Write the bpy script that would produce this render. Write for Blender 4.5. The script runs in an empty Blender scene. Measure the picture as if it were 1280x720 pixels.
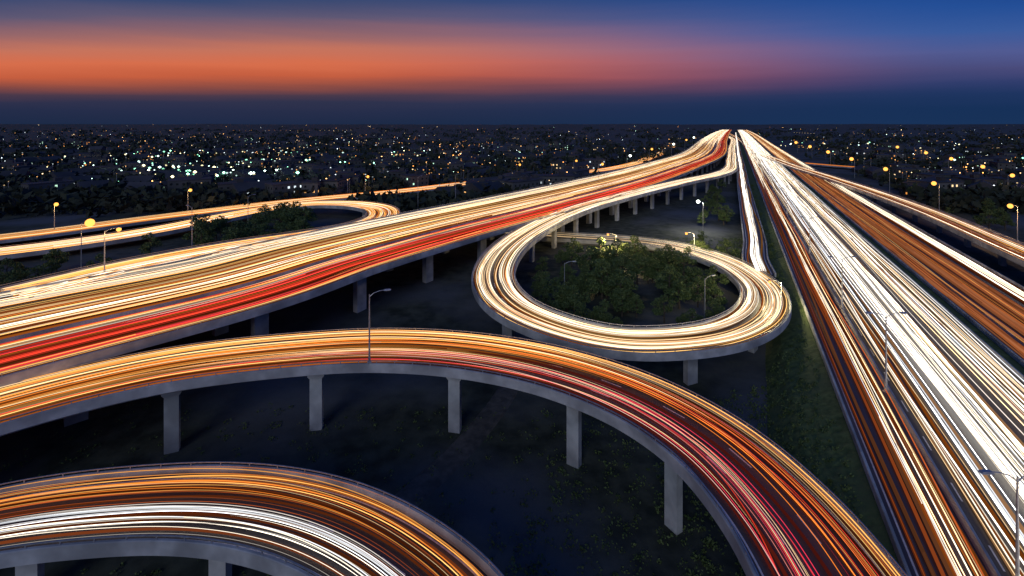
import bpy, bmesh, math, random
import numpy as np
from mathutils import Vector, noise
random.seed(7); rng=np.random.default_rng(11)
scene=bpy.context.scene
scene.view_settings.view_transform='Standard'
scene.view_settings.look='None'
scene.view_settings.exposure=0
COL=scene.collection

def lin(r,g,b):
    def f(c):
        c/=255.0
        return c/12.92 if c<=0.04045 else ((c+0.055)/1.055)**2.4
    return (f(r),f(g),f(b),1)

# ------------------------------------------------------------ materials
def newmat(name):
    m=bpy.data.materials.new(name); m.use_nodes=True
    nt=m.node_tree; b=nt.nodes['Principled BSDF']
    return m,nt,b
def noisy(name,c1,c2,scale,rough=.85,c3=None,scale2=None,bump=0.0,metal=0,coord='Object',stretch=None):
    m,nt,b=newmat(name); N=nt.nodes; L=nt.links
    tc=N.new('ShaderNodeTexCoord'); src=tc.outputs[coord]
    if stretch:
        mp=N.new('ShaderNodeMapping'); mp.inputs['Scale'].default_value=stretch
        L.new(src,mp.inputs[0]); src=mp.outputs[0]
    n=N.new('ShaderNodeTexNoise'); n.inputs['Scale'].default_value=scale; n.inputs['Detail'].default_value=6
    L.new(src,n.inputs['Vector'])
    r=N.new('ShaderNodeValToRGB'); r.color_ramp.elements[0].position=.35; r.color_ramp.elements[1].position=.65
    r.color_ramp.elements[0].color=(*c1,1); r.color_ramp.elements[1].color=(*c2,1)
    L.new(n.outputs[0],r.inputs[0]); out=r.outputs[0]
    if c3:
        n2=N.new('ShaderNodeTexNoise'); n2.inputs['Scale'].default_value=scale2; n2.inputs['Detail'].default_value=4
        L.new(src,n2.inputs['Vector'])
        r2=N.new('ShaderNodeValToRGB'); r2.color_ramp.elements[0].position=.45; r2.color_ramp.elements[1].position=.62
        L.new(n2.outputs[0],r2.inputs[0])
        mx=N.new('ShaderNodeMixRGB'); L.new(r2.outputs[0],mx.inputs[0]); L.new(out,mx.inputs[1]); mx.inputs[2].default_value=(*c3,1)
        out=mx.outputs[0]
    L.new(out,b.inputs['Base Color']); b.inputs['Roughness'].default_value=rough; b.inputs['Metallic'].default_value=metal
    if bump:
        bp=N.new('ShaderNodeBump'); bp.inputs['Strength'].default_value=bump; bp.inputs['Distance'].default_value=.3
        L.new(n.outputs[0],bp.inputs['Height']); L.new(bp.outputs[0],b.inputs['Normal'])
    return m
M_asph=noisy('asphalt',(.05,.045,.044),(.10,.088,.08),1.0,.5,(.055,.05,.048),.12,.05,coord='UV',stretch=(1.6,.05,1))
M_conc=noisy('concrete',(.36,.36,.36),(.52,.52,.51),.5,.8,(.26,.26,.26),.15,.15)
M_paint=noisy('road_paint',(.6,.6,.58),(.8,.8,.78),2,.6)
M_metal=noisy('galvanised_metal',(.35,.36,.38),(.5,.51,.53),2,.45,metal=.6)
M_ground=noisy('ground_soil_grass',(.012,.018,.010),(.060,.066,.045),.35,.95,(.085,.09,.10),.03,.8)
M_grass=noisy('embankment_grass',(.04,.07,.015),(.13,.17,.05),.9,.95,(.07,.10,.035),.1,.9)
M_path=noisy('path_gravel',(.05,.048,.045),(.11,.10,.09),.8,.9,bump=.3)
M_bark=noisy('bark',(.04,.03,.02),(.09,.07,.05),3,.9)
M_leaf=noisy('foliage',(.04,.075,.016),(.12,.16,.045),.8,.7)
M_leafd=noisy('foliage_far',(.012,.018,.010),(.04,.05,.03),.05,.9)
M_wall=noisy('building_wall',(.03,.035,.042),(.13,.125,.12),.02,.85)
M_roof=noisy('building_roof',(.02,.022,.028),(.07,.065,.07),.03,.8)
def emis_attr(name,strength,sampling='NONE'):
    m=bpy.data.materials.new(name); m.use_nodes=True; nt=m.node_tree; nt.nodes.clear()
    a=nt.nodes.new('ShaderNodeAttribute'); a.attribute_name='Col'
    e=nt.nodes.new('ShaderNodeEmission'); e.inputs[1].default_value=strength
    o=nt.nodes.new('ShaderNodeOutputMaterial')
    nt.links.new(a.outputs['Color'],e.inputs[0]); nt.links.new(e.outputs[0],o.inputs[0])
    try: m.cycles.emission_sampling=sampling
    except Exception: pass
    return m
M_trail=emis_attr('light_trail_glow',1.0)
M_city=emis_attr('city_lamp_glow',1.0)
def emis(name,c,s):
    m=bpy.data.materials.new(name); m.use_nodes=True; nt=m.node_tree; nt.nodes.clear()
    e=nt.nodes.new('ShaderNodeEmission'); e.inputs[0].default_value=(*c,1); e.inputs[1].default_value=s
    o=nt.nodes.new('ShaderNodeOutputMaterial'); nt.links.new(e.outputs[0],o.inputs[0])
    return m
M_bulb=emis('sodium_lamp_lens',(1,.42,.08),2.3)
M_bulbw=emis('white_lamp_lens',(.9,1,.9),5)
M_lens=noisy('lamp_glass_off',(.3,.3,.3),(.4,.4,.4),1,.2)

# ------------------------------------------------------------ terrain height
def gh(x,y):
    d=math.hypot(x,y)
    h=.35*noise.noise(Vector((x*.05,y*.05,0)))-.15
    q=math.hypot(x+12,y-45)
    t=min(1,max(0,(q-50)/55)); t=t*t*(3-2*t); h-=1.9*(1-t)
    if d>4200:
        f=min(1,(d-4200)/3500); h+=f*(30+30*noise.noise(Vector((x*.0006,y*.0003,3)))+14*noise.noise(Vector((x*.003,y*.001,5))))
    return h
# ------------------------------------------------------------ mesh helpers
class MB:
    def __init__(s): s.v=[];s.f=[];s.m=[];s.uv=[];s.col=[]
    def add(s,vs,fs,mat,uvs=None,col=None):
        o=len(s.v); s.v.extend(vs); s.f.extend([tuple(i+o for i in f) for f in fs]); s.m.extend([mat]*len(fs))
        s.uv.extend(uvs if uvs is not None else [(p[0],p[1]) for p in vs])
        s.col.extend([col or (0,0,0,1)]*len(vs))
    def build(s,name,mats,parent=None,usecol=False,smooth=False):
        me=bpy.data.meshes.new(name); me.from_pydata([tuple(map(float,p)) for p in s.v],[],s.f)
        for m in mats: me.materials.append(m)
        me.polygons.foreach_set('material_index',s.m)
        li=np.zeros(len(me.loops),dtype=np.int32); me.loops.foreach_get('vertex_index',li)
        uvl=me.uv_layers.new(name='UVMap'); uv=np.array(s.uv,dtype=np.float32)[li]
        uvl.data.foreach_set('uv',uv.ravel())
        if usecol:
            ca=me.color_attributes.new('Col','FLOAT_COLOR','POINT'); ca.data.foreach_set('color',np.array(s.col,dtype=np.float32).ravel())
        if smooth: me.polygons.foreach_set('use_smooth',[True]*len(me.polygons))
        me.update()
        ob=bpy.data.objects.new(name,me); COL.objects.link(ob)
        if parent: ob.parent=parent
        return ob
def empty(name):
    e=bpy.data.objects.new(name,None); COL.objects.link(e); return e

def box(mb,c,sx,sy,sz,mat,ang=0,taper=1.0):
    ca,sa=math.cos(ang),math.sin(ang); vs=[]
    for z,t in ((0,1),(sz,taper)):
        for dx,dy in ((-1,-1),(1,-1),(1,1),(-1,1)):
            x=dx*sx/2*t; y=dy*sy/2*t
            vs.append((c[0]+x*ca-y*sa,c[1]+x*sa+y*ca,c[2]+z))
    mb.add(vs,[(3,2,1,0),(4,5,6,7),(0,1,5,4),(1,2,6,5),(2,3,7,6),(3,0,4,7)],mat)

# ------------------------------------------------------------ paths
def spline(pts,ds=1.6,far=0.018):
    P=np.array(pts,float)
    P=np.vstack([2*P[0]-P[1],P,2*P[-1]-P[-2]])
    out=[]
    for i in range(1,len(P)-2):
        p0,p1,p2,p3=P[i-1],P[i],P[i+1],P[i+2]
        a=.5
        t0=0;t1=t0+np.linalg.norm((p1-p0)[:2])**a;t2=t1+np.linalg.norm((p2-p1)[:2])**a;t3=t2+np.linalg.norm((p3-p2)[:2])**a
        d=math.hypot(*p1[:2]); L=np.linalg.norm((p2-p1)[:2])
        st=max(ds,d*far); n=max(2,int(L/st))
        for k in range(n):
            t=t1+(t2-t1)*k/n
            A1=(t1-t)/(t1-t0)*p0+(t-t0)/(t1-t0)*p1
            A2=(t2-t)/(t2-t1)*p1+(t-t1)/(t2-t1)*p2
            A3=(t3-t)/(t3-t2)*p2+(t-t2)/(t3-t2)*p3
            B1=(t2-t)/(t2-t0)*A1+(t-t0)/(t2-t0)*A2
            B2=(t3-t)/(t3-t1)*A2+(t-t1)/(t3-t1)*A3
            out.append((t2-t)/(t2-t1)*B1+(t-t1)/(t2-t1)*B2)
    out.append(P[-2]); C=np.array(out)
    T=np.gradient(C[:,:2],axis=0); T/=np.linalg.norm(T,axis=1)[:,None]
    Nn=np.stack([-T[:,1],T[:,0]],1)
    s=np.concatenate([[0],np.cumsum(np.linalg.norm(np.diff(C[:,:3],axis=0),axis=1))])
    return dict(C=C,T=T,N=Nn,s=s)

def sweep(mb,path,prof,mat,closed=False,i0=0,i1=None):
    C,N,s=path['C'],path['N'],path['s']; i1=i1 or len(C); k=len(prof); vs=[];uv=[]
    for i in range(i0,i1):
        for o,z in prof:
            vs.append((C[i,0]+N[i,0]*o,C[i,1]+N[i,1]*o,C[i,2]+z)); uv.append((o+z*.7,s[i]))
    fs=[];n=i1-i0; kk=k if closed else k-1
    for i in range(n-1):
        for j in range(kk):
            a=i*k+j;b=i*k+(j+1)%k
            fs.append((a,b,b+k,a+k))
    if closed: fs.append(tuple(range(k))); fs.append(tuple((n-1)*k+j for j in range(k))[::-1])
    mb.add(vs,fs,mat,uv)

def at(path,s,o=0,dz=0):
    S=path['s']; C=path['C'];N=path['N']
    x=np.interp(s,S,C[:,0]);y=np.interp(s,S,C[:,1]);z=np.interp(s,S,C[:,2])
    nx=np.interp(s,S,N[:,0]);ny=np.interp(s,S,N[:,1])
    return (x+nx*o,y+ny*o,z+dz),math.atan2(-nx,ny)
def nearest_s(path,x,y):
    i=np.argmin((path['C'][:,0]-x)**2+(path['C'][:,1]-y)**2); return path['s'][i]

def road(name,pts,w,ph=.95,depth=1.7,lanes=3,median=None,pier_s=None,pier_cols=(0,),pier_w=2.4,girder=True,markmax=500,rail=True,ds=1.6):
    path=spline(pts,ds); E=empty(name); mb=MB(); h=w/2
    sweep(mb,path,[(h-.42,0),(-h+.42,0)],0)
    for sg in (1,-1):
        a=[(sg*(h-.42),-.3),(sg*(h-.42),.25),(sg*(h-.30),ph),(sg*(h-.08),ph),(sg*h,ph-.06),(sg*h,-.55),(sg*(h-.42),-.62)]
        if sg<0: a=a[::-1]
        sweep(mb,path,a,1,closed=True)
        if rail:
            r=sg*(h-.2)
            sweep(mb,path,[(r-.05,ph+.28),(r+.05,ph+.28),(r+.05,ph+.38),(r-.05,ph+.38)],3,closed=True)
            s=2.0
            while s<path['s'][-1]:
                p,ang=at(path,s,r,ph-.01)
                if math.hypot(p[0],p[1])<130: box(mb,p,.1,.1,.3,3,ang)
                s+=3
    if girder:
        g=h*.62
        sweep(mb,path,[(-h+.42,-.3),(-g-.6,-.62),(-g,-depth),(g,-depth),(g+.6,-.62),(h-.42,-.3)],1)
    if median is not None:
        for mo in median:
            sweep(mb,path,[(mo-.3,.0),(mo-.12,.85),(mo+.12,.85),(mo+.3,.0)],1)
    near=[i for i in range(len(path['C'])) if math.hypot(*path['C'][i,:2])<markmax]
    if near:
        i1=max(near)+1; i0=min(near)
        for o in (h-1.1,-h+1.1): sweep(mb,path,[(o+.09,.005),(o-.09,.005)],2,i0=i0,i1=i1)
        lw=(w-2.2)/lanes
        s=path['s'][i0]
        while s<path['s'][i1-1]-6:
            for l in range(1,lanes):
                o=-h+1.1+lw*l
                (a,_)=at(path,s,o+.08,.005);(b,_)=at(path,s,o-.08,.005);(c,_)=at(path,s+3,o-.08,.005);(d,_)=at(path,s+3,o+.08,.005)
                mb.add([a,b,c,d],[(0,1,2,3)],2)
            s+=9
    mb.build('deck',[M_asph,M_conc,M_paint,M_metal],E)
    if pier_s is not None:
        pb=MB()
        for s in pier_s:
            for o in pier_cols:
                p,ang=at(path,s,o); top=p[2]-depth; g0=gh(p[0],p[1])-.5
                if top-g0<1.5: continue
                box(pb,(p[0],p[1],g0),pier_w,pier_w*.55,top-.9-g0,0,ang)
                ca,sa=math.cos(ang),math.sin(ang); vs=[]; capw=pier_w*1.35
                for z,sx,sy in ((top-.903,pier_w,pier_w*.55),(top-.5,capw,pier_w*.62),(top-.003,capw,pier_w*.62)):
                    for dx,dy in ((-1,-1),(1,-1),(1,1),(-1,1)):
                        x=dx*sx/2;y=dy*sy/2; vs.append((p[0]+x*ca-y*sa,p[1]+x*sa+y*ca,z))
                pb.add(vs,[(3,2,1,0),(0,1,5,4),(1,2,6,5),(2,3,7,6),(3,0,4,7),(4,5,9,8),(5,6,10,9),(6,7,11,10),(7,4,8,11),(8,9,10,11)],0)
        if pb.v: pb.build('pillars',[M_conc],E)
    return E,path

WW=(1,.87,.68); W2=(1,.68,.36); AM=(1,.42,.09); OR=(1,.25,.03); YE=(1,.56,.16); RD=(1,.06,.03); PK=(1,.05,.10); BR=(.75,.15,.035); CW=(.92,.95,1)
def trails(E,path,specs,name='light_trails'):
    C,N,S=path['C'],path['N'],path['s']; Ltot=S[-1]; V=[];F=[];K=[];base=0
    for sp in specs:
        n,o0,o1,cols,i0,i1,r0,r1,part,sr=sp[:10]
        zr=sp[10] if len(sp)>10 else (.45,1.1)
        nl=max(1,int((o1-o0)/3.4)); lc=[o0+(k+.5)*(o1-o0)/nl for k in range(nl)]
        for _ in range(n):
            o=rng.uniform(o0,o1) if rng.random()<.38 else lc[rng.integers(nl)]+rng.choice([-.75,.75])+rng.normal()*.28
            r=rng.uniform(r0,r1); z=rng.uniform(*zr)
            inten=math.exp(rng.uniform(math.log(i0),math.log(i1)))
            col=np.array(cols[rng.integers(len(cols))])
            a,b=sr[0]*Ltot,sr[1]*Ltot
            if sr[0]>0: a+=rng.uniform(0,.1)*Ltot
            if sr[1]<.8: b-=rng.uniform(0,.1)*Ltot
            if rng.random()<part:
                l=(b-a)*rng.uniform(.2,.8); a=rng.uniform(a,b-l); b=a+l
            idx=np.where((S>=a)&(S<=b))[0]
            if len(idx)<4: continue
            s=S[idx]; amp=rng.uniform(.05,.5); wl=rng.uniform(60,260); ph=rng.uniform(0,6.28)
            oo=o+amp*np.sin(s/wl*6.28+ph)
            if rng.random()<.10 and nl>1:   # lane change
                sc=rng.uniform(s[0],s[-1]); oo=oo+rng.choice([-3.3,3.3])/(1+np.exp(-(s-sc)/9))
            oo=np.clip(oo,o0-.3,o1+.3)
            rr=np.full(len(idx),r); e=min(14,len(idx)//2)
            if sr[0]>0 or a>5: rr[:e]*=np.linspace(0.02,1,e)
            if b<Ltot-5: rr[-e:]*=np.linspace(1,0.02,e)
            X=C[idx,0]+N[idx,0]*oo; Y=C[idx,1]+N[idx,1]*oo; Z=C[idx,2]+z
            m=len(idx); vv=np.zeros((m,3,3))
            for j,(a1,a2) in enumerate(((1,-.5),(-1,-.5),(0,.8))):
                vv[:,j,0]=X+N[idx,0]*a1*rr; vv[:,j,1]=Y+N[idx,1]*a1*rr; vv[:,j,2]=Z+a2*rr
            V.append(vv.reshape(-1,3))
            mod=(1+.25*np.sin(s/rng.uniform(15,60)+ph))*inten
            cc=np.ones((m,3,4)); cc[:,:,:3]=col[None,None,:]*mod[:,None,None]
            K.append(cc.reshape(-1,4))
            i=np.arange(m-1)*3+base
            for j in range(3):
                k=(j+1)%3
                F.append(np.stack([i+j,i+k,i+k+3,i+j+3],1))
            base+=m*3
    V=np.vstack(V);F=np.vstack(F).astype(np.int32);K=np.vstack(K)
    me=bpy.data.meshes.new(name); me.vertices.add(len(V)); me.vertices.foreach_set('co',V.astype(np.float32).ravel())
    me.loops.add(F.size); me.loops.foreach_set('vertex_index',F.ravel())
    me.polygons.add(len(F)); me.polygons.foreach_set('loop_start',np.arange(0,F.size,4,dtype=np.int32))
    me.polygons.foreach_set('loop_total',np.full(len(F),4,dtype=np.int32))
    me.update(calc_edges=True); me.validate()
    ca=me.color_attributes.new('Col','FLOAT_COLOR','POINT'); ca.data.foreach_set('color',K.astype(np.float32).ravel())
    me.materials.append(M_trail)
    ob=bpy.data.objects.new(name,me); COL.objects.link(ob); ob.parent=E
    return ob
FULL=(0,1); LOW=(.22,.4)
def glow(n,o0,o1,cols,i0=.08,i1=.3,r0=.12,r1=.3,sr=FULL): return (n,o0,o1,cols,i0,i1,r0,r1,.2,sr,LOW)  # wide dim emissive streaks standing in for lit asphalt between the trails

# ------------------------------------------------------------ roads
Apts=[(-133.4,18.8,10),(-109.4,50.8,10),(-88.4,78.8,10),(-64.3,105.8,10),(-52.3,127.3,10),(-29.3,160.8,10),(6.2,207.8,10),(70.7,299.6,10),(136.7,407,10),(211.7,537,10.5),(378,900,14),(655,1500,17),(1164,2600,14)]
pa=spline(Apts); s0=nearest_s(pa,-66,107)
EA,PA=road('elevated_highway',Apts,48,lanes=10,median=[-7.5],pier_s=[s0+25*k for k in range(-3,24)],pier_cols=(-17,0,16),pier_w=2.8,depth=2.2)
trails(EA,PA,[
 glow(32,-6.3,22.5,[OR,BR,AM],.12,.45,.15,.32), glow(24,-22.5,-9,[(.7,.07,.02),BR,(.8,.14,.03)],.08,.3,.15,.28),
 (44,11,22.6,[W2,WW,AM,WW,W2],.6,3.2,.04,.12,.4,FULL),
 (16,5,11,[AM,OR,W2,YE],.4,1.8,.04,.10,.45,FULL),
 (38,-6,5.5,[W2,WW,AM,OR,YE],.5,3.,.04,.12,.4,FULL),
 (20,-14,-9,[AM,OR,W2,OR,RD,WW],.4,2.2,.04,.11,.45,FULL),
 (28,-22.2,-12,[RD,RD,PK,OR,AM,RD],.5,2.2,.035,.10,.5,FULL),
 (7,-22.8,-21.8,[AM,YE],.8,1.6,.04,.07,.3,FULL),
 (56,-11,23,[WW,W2,WW],1,3.5,.10,.2,0,(.25,1)),
])
Bpts=[(-112,-2,8.5),(-88,28,8.5),(-76,47,8.5),(-66,60.5,8.5),(-51.5,71,8.5),(-30.6,76.7,8.5),(-18,77.4,8.5),(-5,75.3,8.5),(7,70.4,8.5),(16.8,62.8,8.5),(22.6,54.2,8.5),(25,45,8.5),(25,36,8.5),(23,24,8.5),(17,8,8.5),(5,-12,8.5)]
pb_=spline(Bpts)
EB,PB=road('curved_ramp',Bpts,12,lanes=3,depth=1.7,ph=.8,pier_s=[nearest_s(pb_,*q) for q in ((-72,52),(-50.5,71),(-30.5,76),(-8.9,76),(9.8,69),(21.2,57),(25,36),(19,14))],pier_cols=(-2.6,),pier_w=1.8,ds=1.0)
trails(EB,PB,[
 glow(20,-5.1,5.1,[OR,BR,AM],.10,.40,.08,.2,(0,.66)), glow(12,-5.1,5.1,[(.6,.07,.04),(.5,.06,.04),(.6,.12,.04)],.05,.16,.08,.2,(.45,1)),
 (22,.5,5.0,[AM,OR,YE,AM,W2],.5,2.2,.025,.075,.4,(0,.72)),
 (16,-5,0.5,[AM,OR,YE,W2,RD],.4,1.8,.022,.06,.4,(0,.62)),
 (13,-4.6,2.2,[RD,PK,PK,RD,OR],.5,2.2,.02,.05,.4,(.42,1)),
 (9,-5,-1.0,[PK,(1,.35,.3),(1,.55,.45),W2],.7,2.0,.02,.045,.3,(.35,1)),
 (10,1.6,5.0,[OR,AM,BR,RD,W2],.5,1.6,.022,.05,.3,(.5,1)),
 (3,5.0,5.25,[YE,AM],1.2,2.0,.03,.05,0,FULL),
])
Cpts=[(-92,6,6),(-76,27,6),(-64,39,6),(-51.5,46.2,6),(-37.5,48.8,6),(-27.3,48.6,6),(-18.3,46.4,6),(-10.5,42.4,6),(-4.3,37,6),(-.8,30,6),(0,20,6),(-2,4,6)]
pc_=spline(Cpts)
EC,PC=road('curved_ramp',Cpts,10,lanes=2,depth=1.5,ph=.8,pier_s=[8+18*k for k in range(8)],pier_cols=(0,),pier_w=1.8,ds=.9)
trails(EC,PC,[
 glow(11,-4,4.3,[(.8,.18,.05),BR],.05,.22,.08,.18),
 (12,2.0,4.3,[AM,OR,YE,OR],.5,1.8,.02,.055,.3,FULL),
 (8,-1,3,[OR,BR,AM,W2],.3,1.2,.02,.042,.5,FULL),
 (13,-4.2,-.3,[WW,WW,CW,CW],.8,3.0,.02,.06,.4,FULL),
 (8,-4.2,0.5,[(1,.9,.8)],.4,1.2,.018,.035,.35,FULL),
])
Lpts=[(1040,2330,10),(655,1480,12),(480,1045,12),(300,655,10.5),(215,470,10),(156,350,10),(99,284,10),(53.8,231,10),(25.7,193,10),(6.6,158,9.5),(-2.6,131,9),(-4.3,113,8),(0,98,7.5),(8.9,88.7,7),(18.4,85,6.4),(28.7,86,5.8),(41.1,91.4,5),(52.5,101.6,4.5),(61,117,4.2),(64,136,3.6),(62,151,3),(56,165,2.4),(44,176,1.8),(24,184,1.3),(-10,196,.9),(-60,215,.6)]
pl_=spline(Lpts); sl=nearest_s(pl_,25.7,193)
EL,PL=road('loop_ramp',Lpts,10.5,lanes=2,depth=1.5,ph=.8,pier_s=[sl+20*k for k in range(-12,11)],pier_cols=(0,),pier_w=2.2,ds=1.2)
endf=nearest_s(PL,50,171)/PL['s'][-1]
trails(EL,PL,[
 glow(12,-4.4,4.4,[AM,OR,(.8,.4,.15)],.12,.4,.1,.22,(0,endf)),
 (48,-4.3,4.3,[WW,WW,WW,W2],.7,3.4,.025,.09,.35,(0,endf)),
 (10,-4.5,4.5,[AM,OR,YE],.5,1.8,.025,.07,.4,(0,endf)),
 (8,-4,4,[W2,AM],.5,1.6,.03,.06,.2,(0,.995)),
])
def dl(o,y,z=4): return ((o+.42*y)/.907,y,z)
ys=(-40,30,90,200,400,800,1500,2700); zd=(4,4,4,4,4.5,7,12,12)
ED,PD=road('highway',[dl(28,y,z) for y,z in zip(ys,zd)],28,lanes=7,ph=.85,girder=False,median=[6.6],rail=False)
trails(ED,PD,[
 glow(14,7.5,13,[BR,OR,(.6,.2,.08)],.10,.3), glow(16,-13,5.8,[(.8,.5,.3),(.9,.45,.2),OR],.12,.4),
 (13,7.5,13,[WW,CW,W2],.8,3.0,.025,.075,.5,FULL),
 (6,7.5,13,[BR,OR],.3,1,.04,.08,.5,FULL),
 (100,-13,5.4,[WW,WW,CW,(1,.9,.78),W2],.8,4.2,.035,.105,.45,FULL),
 (10,-13,5.4,[AM,OR,W2],.5,1.6,.04,.09,.5,FULL),
 (50,-13,12,[WW,WW],1.2,3.5,.10,.2,0,(.12,1)),
])
ED2,PD2=road('highway',[dl(54.7,y,z) for y,z in zip(ys,zd)],20.6,lanes=5,ph=.85,girder=False,rail=False)
trails(ED2,PD2,[
 (46,-3.5,9.6,[(1,.28,.10),(.9,.25,.08),(1,.34,.14)],.20,.42,.14,.26,.1,FULL,LOW),  # faint emissive orange bands imitate lamplight on the asphalt, not vehicle trails
 (12,-3,9.5,[OR,AM,YE],.5,1.4,.022,.05,.3,FULL),
 glow(8,-9.2,-3.5,[OR,BR],.1,.3),
 (26,-9.2,-4.4,[WW,WW,W2],.9,3.2,.04,.11,.3,FULL),
 (20,-9,9,[W2,AM],.8,2,.10,.18,0,(.15,1)),
])
mb=MB(); P39=spline([dl(39.5,y,z) for y,z in zip(ys,zd)])
sweep(mb,P39,[(39,-9.6),(31,-2.6),(25.7,-.12),(-25.7,-.12),(-31,-2.6),(-39,-9.6)],0)
mb.build('grass_embankment',[M_grass])
Spts=[(960,2060,9),(483,1030,8),(295,625,6),(203,425,5),(151,313,4.4),(106,214,3.6),(86,170,3.1),(76,150,3.1),(69,133,3.6)]
ES,PS=road('slip_road',Spts,7.5,lanes=2,ph=.6,rail=False,girder=True,depth=1.2)
trails(ES,PS,[(26,-3,3,[WW,WW,CW,(1,.9,.8)],.8,3.2,.04,.11,.2,FULL),glow(8,-3,3,[AM,OR])])
R4=[(880,1960,9),(520,1090,8),(351,700,6),(300,560,6),(258,440,6),(224,330,6),(184,215,6),(150,138,6),(118,66,6),(86,-6,6)]
p4=spline(R4)
E4,P4=road('exit_ramp',R4,11,lanes=2,pier_s=[p4['s'][-1]-25*k for k in range(1,22)],pier_w=2.2)
trails(E4,P4,[glow(12,-4.6,4.6,[OR,BR],.15,.4),(18,-4.6,4.6,[W2,AM,OR,YE],.5,2.2,.04,.08,.35,FULL),(9,-4.6,4.6,[WW],1,2.8,.04,.09,.35,FULL)])
R5=[(300,600,2),(320,520,2),(350,460,2),(410,425,2),(520,412,2),(800,420,2),(1500,470,2)]
E5,P5=road('country_road',R5,10,lanes=2,girder=False,ph=.5,rail=False)
trails(E5,P5,[(12,-4,4,[AM,OR,OR],.4,1.4,.06,.14,.3,FULL)])
F1=[(-330,95,2),(-250,140,2),(-192,180,2),(-165,215,2),(-137,248,2),(-108,274,2),(-71,303,2),(-23.6,353,2),(90,452,2),(190,640,2),(300,900,2)]
E6,P6=road('distant_highway',F1,15,lanes=4,girder=False,ph=.6,rail=False)
trails(E6,P6,[glow(20,-6.6,6.6,[OR,BR],.2,.6),(32,-6.6,6.6,[AM,OR,W2,YE,OR],.5,2.2,.06,.15,.4,FULL),(5,-6,6,[WW],1,2.,.06,.12,.3,FULL)])
G1=[(-102,98,9.7),(-93,117,9.7),(-80,135,9.6),(-66,150,9.2),(-55,167,8.4),(-52,190,7.4),(-60,216,6.4),(-79,234,5.4),(-101,240,4.4),(-119,229,3.6),(-130,210,3),(-140,189,2.6),(-156,168,2.4),(-190,142,2.2),(-250,108,2),(-330,66,2)]
E7,P7=road('curved_ramp',G1,14,lanes=3,pier_s=[6+18*k for k in range(9)],pier_w=2.0,depth=1.3)
trails(E7,P7,[glow(24,-6.2,6.2,[OR,AM,BR],.25,.7),(44,-6.2,6.2,[W2,AM,YE,OR,AM,WW],.6,2.6,.05,.13,.3,FULL),(10,-5,5,[WW],1,2.6,.05,.12,.3,FULL)])
# ------------------------------------------------------------ ground
def axis(lo,hi,n,k):
    t=np.linspace(math.asinh(lo/k),math.asinh(hi/k),n); return np.sinh(t)*k
gx=axis(-14000,14000,240,60); gy=axis(-400,14000,240,70)
vs=[(x,y,gh(x,y)) for y in gy for x in gx]; n=len(gx)
fs=[(j*n+i,j*n+i+1,(j+1)*n+i+1,(j+1)*n+i) for j in range(len(gy)-1) for i in range(n-1)]
g=MB(); g.add(vs,fs,0); g.build('ground',[M_ground],smooth=True)
mb=MB(); pp=spline([(x,y,0) for x,y in ((-50,14),(-32,34),(-15,57.5),(-6,72),(0,88),(2,110),(-8,135))])
for i in range(len(pp['C'])): pp['C'][i,2]=gh(pp['C'][i,0],pp['C'][i,1])+.2
sweep(mb,pp,[(2.1,-.35),(1.6,.0),(-1.6,0),(-2.1,-.35)],0)
mb.build('service_path',[M_path])

# ------------------------------------------------------------ vegetation
def leafmass(mb,c,rx,rz,n,mat,size,r):
    c=np.array(c)
    for _ in range(n):
        d=r.normal(size=3); d/=np.linalg.norm(d); q=r.uniform(.25,1)**.5
        p=c+d*np.array([rx,rx,rz])*q
        a=r.normal(size=3); a/=np.linalg.norm(a); b=np.cross(a,r.normal(size=3)); b/=np.linalg.norm(b)
        s=size*r.uniform(.6,1.4)
        mb.add([p-a*s,p-b*s*.6,p+a*s,p+b*s*.6],[(0,1,2,3)],mat)
def limb(mb,p,q,r0,r1,mat,k=6):
    p=np.array(p,float);q=np.array(q,float);d=q-p;d/=np.linalg.norm(d)
    u=np.cross(d,[.3,.9,.1]);u/=np.linalg.norm(u);w=np.cross(d,u);vs=[]
    for c,r in ((p,r0),(q,r1)):
        for i in range(k):
            t=6.283*i/k; vs.append(tuple(c+(u*math.cos(t)+w*math.sin(t))*r))
    mb.add(vs,[(i,(i+1)%k,(i+1)%k+k,i+k) for i in range(k)],mat)
tree_meshes=[]
for v in range(5):
    r=np.random.default_rng(50+v); mb=MB(); H=r.uniform(7,9.5)
    limb(mb,(0,0,-.3),(.1,.1,H*.45),.28,.17,0); limb(mb,(.1,.1,H*.45),(.2,-.1,H*.85),.17,.05,0)
    for i in range(11):
        t=r.uniform(0,6.28); z0=H*r.uniform(.2,.7); L=H*r.uniform(.2,.38)*(1.1-z0/H*.5)
        q=(math.cos(t)*L,math.sin(t)*L,z0+L*r.uniform(.3,.8)); limb(mb,(.12,.08,z0),q,.1,.03,0,5)
        leafmass(mb,q,r.uniform(.9,1.7),r.uniform(.6,1.1),130,1,.23,r)
    leafmass(mb,(.1,0,H*.88),1.3,1.1,170,1,.23,r)
    o=mb.build('tree',[M_bark,M_leaf]); tree_meshes.append(o.data); bpy.data.objects.remove(o)
def tree(x,y,s=1):
    o=bpy.data.objects.new('tree',random.choice(tree_meshes)); COL.objects.link(o)
    o.location=(x,y,gh(x,y)-.1); o.rotation_euler=(0,0,random.uniform(0,6.28)); s*=random.uniform(.75,1.15); o.scale=(s*random.uniform(.9,1.2),s*random.uniform(.9,1.1),s)
cnt=0
while cnt<84:
    x=random.uniform(2,60); y=random.uniform(97,170)
    if ((x-30)/25)**2+((y-129)/31)**2<1:
        tree(x,y,random.uniform(.7,1.15) if y>108 else .6); cnt+=1
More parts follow.
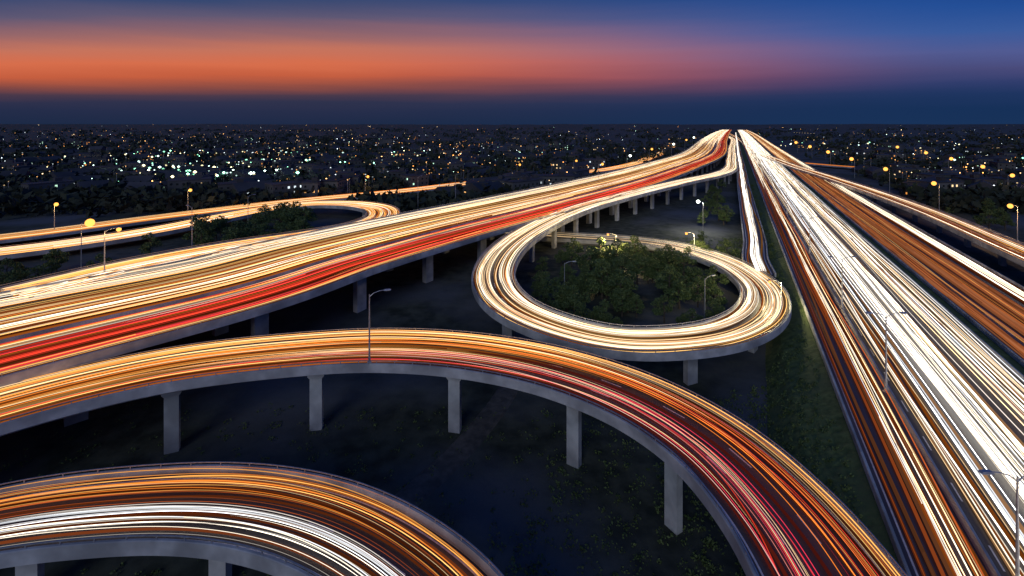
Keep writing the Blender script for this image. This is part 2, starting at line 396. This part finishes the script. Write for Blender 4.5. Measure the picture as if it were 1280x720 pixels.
for _ in range(50):
    y=random.uniform(148,330); o=random.choice([random.uniform(-14,-2),random.uniform(9.5,12)]); 
    tree(dl(o,y)[0],y,random.uniform(.6,1.1) if o<0 else .5)
for _ in range(34):
    x=random.uniform(-122,-76);y=random.uniform(160,218)
    if min((P7['C'][:,0]-x)**2+(P7['C'][:,1]-y)**2)<144: continue
    tree(x,y,random.uniform(.9,1.35))
for _ in range(16): tree(random.uniform(-160,-122),random.uniform(118,148),random.uniform(.7,1.0))
for _ in range(26):
    y=random.uniform(80,300); tree(dl(random.uniform(96,130),y)[0],y,random.uniform(.6,1.1))
for q in ((-116,135),(-120,128)): tree(*q,.9)
r=np.random.default_rng(5); mb=MB(); c=0
while c<2600:
    y=r.uniform(20,190); o=r.uniform(-40,12.6); x=(o+.42*y)/.907
    if ((x-30)/38)**2+((y-128)/42)**2<1 and o<8: continue
    if min((PL['C'][:,0]-x)**2+(PL['C'][:,1]-y)**2)<36: continue
    if y<90 and o<-24 : continue
    if o<-5 and r.random()<.6: continue
    zb=3.88-(13.8-o)*.47 if o>8.3 else 1.4-(8.3-o)*.875
    z=max(zb,gh(x,y))
    s=r.uniform(.2,.95)*(.6 if o>6 else 1); leafmass(mb,(x,y,z+s*.3),s*1.2,s*.8,18,0,.15,r); c+=1
mb.build('roadside_shrubs',[M_leaf])
mb=MB(); c=0
while c<1000:
    x=r.uniform(-75,14);y=r.uniform(24,80)
    if r.random()<.7 and y>44: continue
    s=r.uniform(.2,.7); leafmass(mb,(x,y,gh(x,y)+s*.3),s*1.3,s*.7,14,0,.14,r); c+=1
mb.build('undergrowth',[M_leaf])

# ------------------------------------------------------------ distant vegetation, city
def far_xy(r,y0,y1):
    while True:
        y=1/r.uniform(1/y1,1/y0); x=r.uniform(-1.25,1.25)*y
        o=.907*x-.42*y
        if o>-85 and o<105+ (0 if y<1500 else -20) : continue
        if y<520:
            if min((P6['C'][:,0]-x)**2+(P6['C'][:,1]-y)**2)<400: continue
            if min((P7['C'][:,0]-x)**2+(P7['C'][:,1]-y)**2)<500: continue
        if min((P5['C'][:,0]-x)**2+(P5['C'][:,1]-y)**2)<400: continue
        if min((PA['C'][:,0]-x)**2+(PA['C'][:,1]-y)**2)<50**2: continue
        return x,y
r=np.random.default_rng(21); mb=MB()
for _ in range(2800):
    x,y=far_xy(r,240,4500); s=r.uniform(3,6.5)*(1+y/2200)
    for k in range(3):
        leafmass(mb,(x+r.normal()*s*1.5,y+r.normal()*s,s*.6),s,s*.6,8,0,s*.38,r)
mb.build('distant_trees',[M_leafd])
mb=MB()
cw=[(1,.5,.16),(1,.7,.36),(.8,.93,1),(.6,1,.75),(1,.38,.08)]
for _ in range(700):
    x,y=far_xy(r,290,3800); ang=r.uniform(0,1.57) ; sx=r.uniform(9,26);sy=r.uniform(8,16);sz=r.choice([3.4,3.4,6.4,6.4,9.6]) 
    z=gh(x,y)-.3
    box(mb,(x,y,z),sx,sy,sz,0,ang)
    ca,sa=math.cos(ang),math.sin(ang)
    def tr(a,b,c): return (x+a*ca-b*sa,y+a*sa+b*ca,z+c)
    hx,hy=sx/2+.5,sy/2+.5
    if sz<9:
        rh=sy*.28
        mb.add([tr(-hx,-hy,sz),tr(hx,-hy,sz),tr(hx,hy,sz),tr(-hx,hy,sz),tr(-hx,0,sz+rh),tr(hx,0,sz+rh)],[(0,1,5,4),(2,3,4,5),(1,2,5),(3,0,4),(3,2,1,0)],1)
    else:
        box(mb,tr(0,0,sz),sx*1.02,sy*1.02,.6,1,ang); box(mb,tr(sx*.2,0,sz+.6),3.5,3,2.2,1,ang)
    nf=int(sz/3.1)
    lit=r.random()<.6; wc=cw[r.integers(5)]
    if y>1500: continue
    for side in (0,1,2,3):
        Ls=sx if side%2==0 else sy; nw=int(Ls/3.2)
        for fl in range(nf):
            for k in range(nw):
                a=-Ls/2+(k+.5)*Ls/nw; zc=.9+fl*3.1
                def wp(t,zz):
                    if side==0: return tr(t,-sy/2-.04,zz)
                    if side==1: return tr(sx/2+.04,t,zz)
                    if side==2: return tr(-t,sy/2+.04,zz)
                    return tr(-sx/2-.04,-t,zz)
                on=lit and r.random()<.22
                cc=tuple(np.array(wc)*r.uniform(.3,1.8)) if on else (.004,.005,.008)
                mb.add([wp(a-.6,zc),wp(a+.6,zc),wp(a+.6,zc+1.3),wp(a-.6,zc+1.3)],[(0,1,2,3)],2,col=(*cc,1))
mb.build('distant_city_buildings',[M_wall,M_roof,M_city],usecol=True)
mb=MB()
def citylamp(x,y,h,rad,c,mast=True):
    z=gh(x,y); p=(x,y,z+h)
    mb.add([(x-rad,y,p[2]),(x,y-rad,p[2]),(x+rad,y,p[2]),(x,y+rad,p[2]),(x,y,p[2]+rad*.7),(x,y,p[2]-rad*.7)],
      [(0,1,4),(1,2,4),(2,3,4),(3,0,4),(1,0,5),(2,1,5),(3,2,5),(0,3,5)],1,col=(*c,1))
    if mast: limb(mb,(x,y,z),(x,y,p[2]),.16,.1,0,4)
for _ in range(2600):
    x,y=far_xy(r,290,6500)
    dens=noise.noise(Vector((x*.0035,y*.002,9)))
    if dens<.02+.12*r.normal() and r.random()<.75: continue
    c=np.array(cw[r.choice(5,p=[.3,.25,.2,.1,.15])])*math.exp(r.uniform(-2.6,1.6)+max(0,dens)*1.5)
    citylamp(x,y,r.uniform(4,11),r.uniform(.22,.5)*(1+y/1000),c,y<900)
for _ in range(24):
    x,y=far_xy(r,400,3500); a=r.uniform(-.25,.25)+(0 if r.random()<.6 else 1.2); c=np.array(cw[r.choice([0,1,4])])*math.exp(r.uniform(-.6,1.1))
    for k in range(r.integers(8,18)):
        q=(x+math.cos(a)*k*32,y+math.sin(a)*k*32)
        o=.907*q[0]-.42*q[1]
        if -75<o<100: continue
        citylamp(q[0],q[1],8,.38*(1+y/1000),c*r.uniform(.6,1.2),y<900)
for cx,cy,sx,sy,nn,br,rs in ((-238,350,22,12,30,2.8,1.2),(-262,395,46,9,36,2.6,1.25),(-275,470,60,20,50,2.0,1.1),(-195,480,45,18,26,2.4,1.2),(-330,640,90,30,34,2,1.4),(-130,590,30,20,14,2,1.3),(-200,365,18,8,24,3,1.3),(-330,420,30,12,26,2.6,1.2),(-420,560,60,20,20,2.2,1.2),(620,900,120,60,30,2,1.6),(560,560,60,30,14,2,1.2)):
    for _ in range(nn):
        x=cx+r.normal()*sx;y=cy+r.normal()*sy
        citylamp(x,y,r.uniform(3,10),r.uniform(.4,1.3)*rs,np.array([(.35,1,.62),(.7,1,.92),(1,.9,.5)][r.integers(3)])*math.exp(r.uniform(0,br)),True)
mb.build('city_street_lights',[M_metal,M_city],usecol=True)

# ------------------------------------------------------------ street lamps
def lampmesh(H,arms,lensmat):
    mb=MB(); limb(mb,(0,0,0),(0,0,H*.5),.16,.12,0,10); limb(mb,(0,0,H*.5),(0,0,H),.12,.07,0,10)
    box(mb,(0,0,-.02),.6,.6,.12,0); box(mb,(0,0,.1),.36,.36,.7,0)
    for sg in arms:
        pts=[(0,0,H-.4),(sg*.6,0,H+.1),(sg*1.4,0,H+.35),(sg*2.2,0,H+.42)]
        for a,b in zip(pts,pts[1:]): limb(mb,a,b,.06,.05,0,8)
        box(mb,(sg*2.6,0,H+.36),1.1,.42,.16,0,0,.7)
        box(mb,(sg*2.6,0,H+.27),.75,.3,.085,1)
    return mb,[M_metal,lensmat]
LM={}
GL={}
for k,m in (('o',M_bulb),('w',M_bulbw)):
    me=bpy.data.meshes.new('glow_ball'); bm=bmesh.new(); bmesh.ops.create_icosphere(bm,subdivisions=3,radius=.5); bm.to_mesh(me); bm.free(); me.materials.append(m); GL[k]=me  # emissive ball added at the lamp head, sized to imitate its glow
def lamp(x,y,z,H=10,arms=(1,),ang=0,lit=None,power=0,col=(1,.55,.2),gs=1):
    key=(round(H,1),arms,lit)
    if key not in LM:
        mb,ms=lampmesh(H,arms,{None:M_lens,'o':M_bulb,'w':M_bulbw}[lit]); o=mb.build('street_lamp',ms); LM[key]=o.data
    else: o=bpy.data.objects.new('street_lamp',LM[key]); COL.objects.link(o)
    o.location=(x,y,z); o.rotation_euler=(0,0,ang)
    if lit:
        g=bpy.data.objects.new('glow_ball',GL[lit]); COL.objects.link(g); g.parent=o; g.location=(arms[0]*2.6,0,H); g.scale=(gs,)*3
    if power:
        l=bpy.data.lights.new('lamp_light','POINT'); l.energy=power; l.color=col; l.shadow_soft_size=.5
        lo=bpy.data.objects.new('lamp_light',l); COL.objects.link(lo); lo.parent=o; lo.location=(arms[0]*2.6,0,H-.9)
lamp(-21.3,71.7,9.4,10.2,(1,),.3)
lamp(56.5,72.5,4.6,11.5,(-1,1),0.0)
lamp(-92,138,0,21,(1,),2.6)
lamp(-95.5,112.5,10,10,(1,),.6,'o',1500)
lamp(-131,146,0,15,(1,),0,'o',9000,gs=2.4)
lamp(-110,200,0,15,(1,),1.0); lamp(-48,245,0,18,(1,),1.0); lamp(-30,255,0,18,(1,),1.0)
for x,y in ((-178,185),(-152,226),(-84,286),(10,372),(60,412)): lamp(x-6,y+8,0,13,(1,),-.6,'o',2500 if x<-80 else 0,gs=1.1+y/600)
for y in (40,105,150,215): lamp(*dl(21.4,y,4.6),11,(-1,1),0)
for i,y in enumerate((170,235,310,400,500,620,760)):
    x=dl(91,y)[0]; lamp(x,y,0,16,(-1,),0,'o',6000 if i<3 else 0,gs=1.6+.4*i)
for i,y in enumerate((290,350,430,520,650)): lamp(dl(150+i*12,y)[0],y,0,14,(1,),0,'o',3000 if i<1 else 0,gs=2.2+.3*i)
for i,y in enumerate((300,380,480,600,760,900)): lamp(dl(-62 if y>500 else -68,y)[0]-10,y,0,20,(1,),0,'w' if i%2 else 'o',gs=1.6+.3*i)
lamp(78,196,0,13,(1,),2,'w',9000,(1,.95,.8),gs=1.4)
lamp(60,158,0,9,(-1,),0,'o',9000,(1,.78,.38),gs=.8)
lamp(33,152,0,10,(-1,),0,'o',9000,(1,.75,.33),gs=.7)
lamp(14,128,0,8,(1,),0,None); lamp(45,112,0,9,(1,),.4,None)
lamp(*dl(9.6,108,1.5),8,(-1,),0,'o',5000,(1,.85,.45),gs=.5)

# ------------------------------------------------------------ sky / world
w=bpy.data.worlds.new('World'); scene.world=w; w.use_nodes=True; nt=w.node_tree; N=nt.nodes; L=nt.links
bg=N['Background']
tc=N.new('ShaderNodeTexCoord'); sx=N.new('ShaderNodeSeparateXYZ'); L.new(tc.outputs['Generated'],sx.inputs[0])
def math_(op,a,b=None,clamp=False):
    m=N.new('ShaderNodeMath'); m.operation=op; m.use_clamp=clamp
    for i,q in enumerate((a,b)):
        if q is None: continue
        if isinstance(q,(int,float)): m.inputs[i].default_value=q
        else: L.new(q,m.inputs[i])
    return m.outputs[0]
ym=math_('MAXIMUM',sx.outputs[1],.35)
h=math_('DIVIDE',math_('DIVIDE',sx.outputs[2],ym),.3)
nz=N.new('ShaderNodeTexNoise'); nz.inputs['Scale'].default_value=2.2; nz.inputs['Detail'].default_value=5
mp=N.new('ShaderNodeMapping'); mp.inputs['Scale'].default_value=(1,1,18); L.new(tc.outputs['Generated'],mp.inputs[0]); L.new(mp.outputs[0],nz.inputs['Vector'])
h=math_('ADD',h,math_('MULTIPLY',math_('SUBTRACT',nz.outputs[0],.5),.09))
az=math_('DIVIDE',sx.outputs[0],ym)
def ramp(stops):
    r=N.new('ShaderNodeValToRGB'); cr=r.color_ramp; cr.interpolation='LINEAR'
    cr.elements[0].position=stops[0][0]; cr.elements[0].color=lin(*stops[0][1])
    cr.elements[1].position=stops[-1][0]; cr.elements[1].color=lin(*stops[-1][1])
    for p,c in stops[1:-1]:
        e=cr.elements.new(p); e.color=lin(*c)
    L.new(h,r.inputs[0]); return r.outputs[0]
RL=ramp([(0,(26,42,70)),(.09,(28,43,74)),(.15,(38,46,76)),(.20,(70,54,74)),(.26,(136,72,66)),(.33,(196,92,62)),(.42,(214,108,74)),(.52,(196,114,92)),(.62,(152,102,104)),(.74,(94,86,114)),(.87,(52,70,112)),(1,(30,55,104))])
RR=ramp([(0,(24,50,88)),(.1,(20,48,88)),(.2,(28,52,96)),(.28,(46,60,108)),(.38,(72,74,122)),(.5,(80,90,146)),(.64,(56,90,156)),(.84,(34,78,150)),(1,(22,62,135))])
mr=N.new('ShaderNodeMapRange'); mr.interpolation_type='SMOOTHSTEP'; mr.inputs[1].default_value=-.45; mr.inputs[2].default_value=.95
L.new(az,mr.inputs[0])
mx=N.new('ShaderNodeMixRGB'); L.new(mr.outputs[0],mx.inputs[0]); L.new(RL,mx.inputs[1]); L.new(RR,mx.inputs[2])
sky=N.new('ShaderNodeTexSky'); sky.sky_type='NISHITA'; sky.sun_disc=False; sky.sun_elevation=math.radians(-3); sky.sun_rotation=math.radians(-30)
ad=N.new('ShaderNodeMixRGB'); ad.blend_type='ADD'; ad.inputs[0].default_value=.02
L.new(mx.outputs[0],ad.inputs[1]); L.new(sky.outputs[0],ad.inputs[2])
L.new(ad.outputs[0],bg.inputs[0]); bg.inputs[1].default_value=1.0
sd=bpy.data.lights.new('dusk_fill','SUN'); sd.energy=.7; sd.angle=math.radians(25); sd.color=(.78,.86,1)  # added fill from behind the camera to brighten fascias; sunset is ahead
so=bpy.data.objects.new('dusk_fill',sd); COL.objects.link(so); so.rotation_euler=(math.radians(66),0,math.radians(-18))

cd=bpy.data.cameras.new('camera'); cam=bpy.data.objects.new('camera',cd); COL.objects.link(cam)
cam.location=(0,0,45); cam.rotation_euler=(math.radians(90),0,0)
cd.lens=16.875; cd.sensor_width=36; cd.shift_y=-.160; cd.clip_end=40000; cd.clip_start=.5
scene.camera=cam
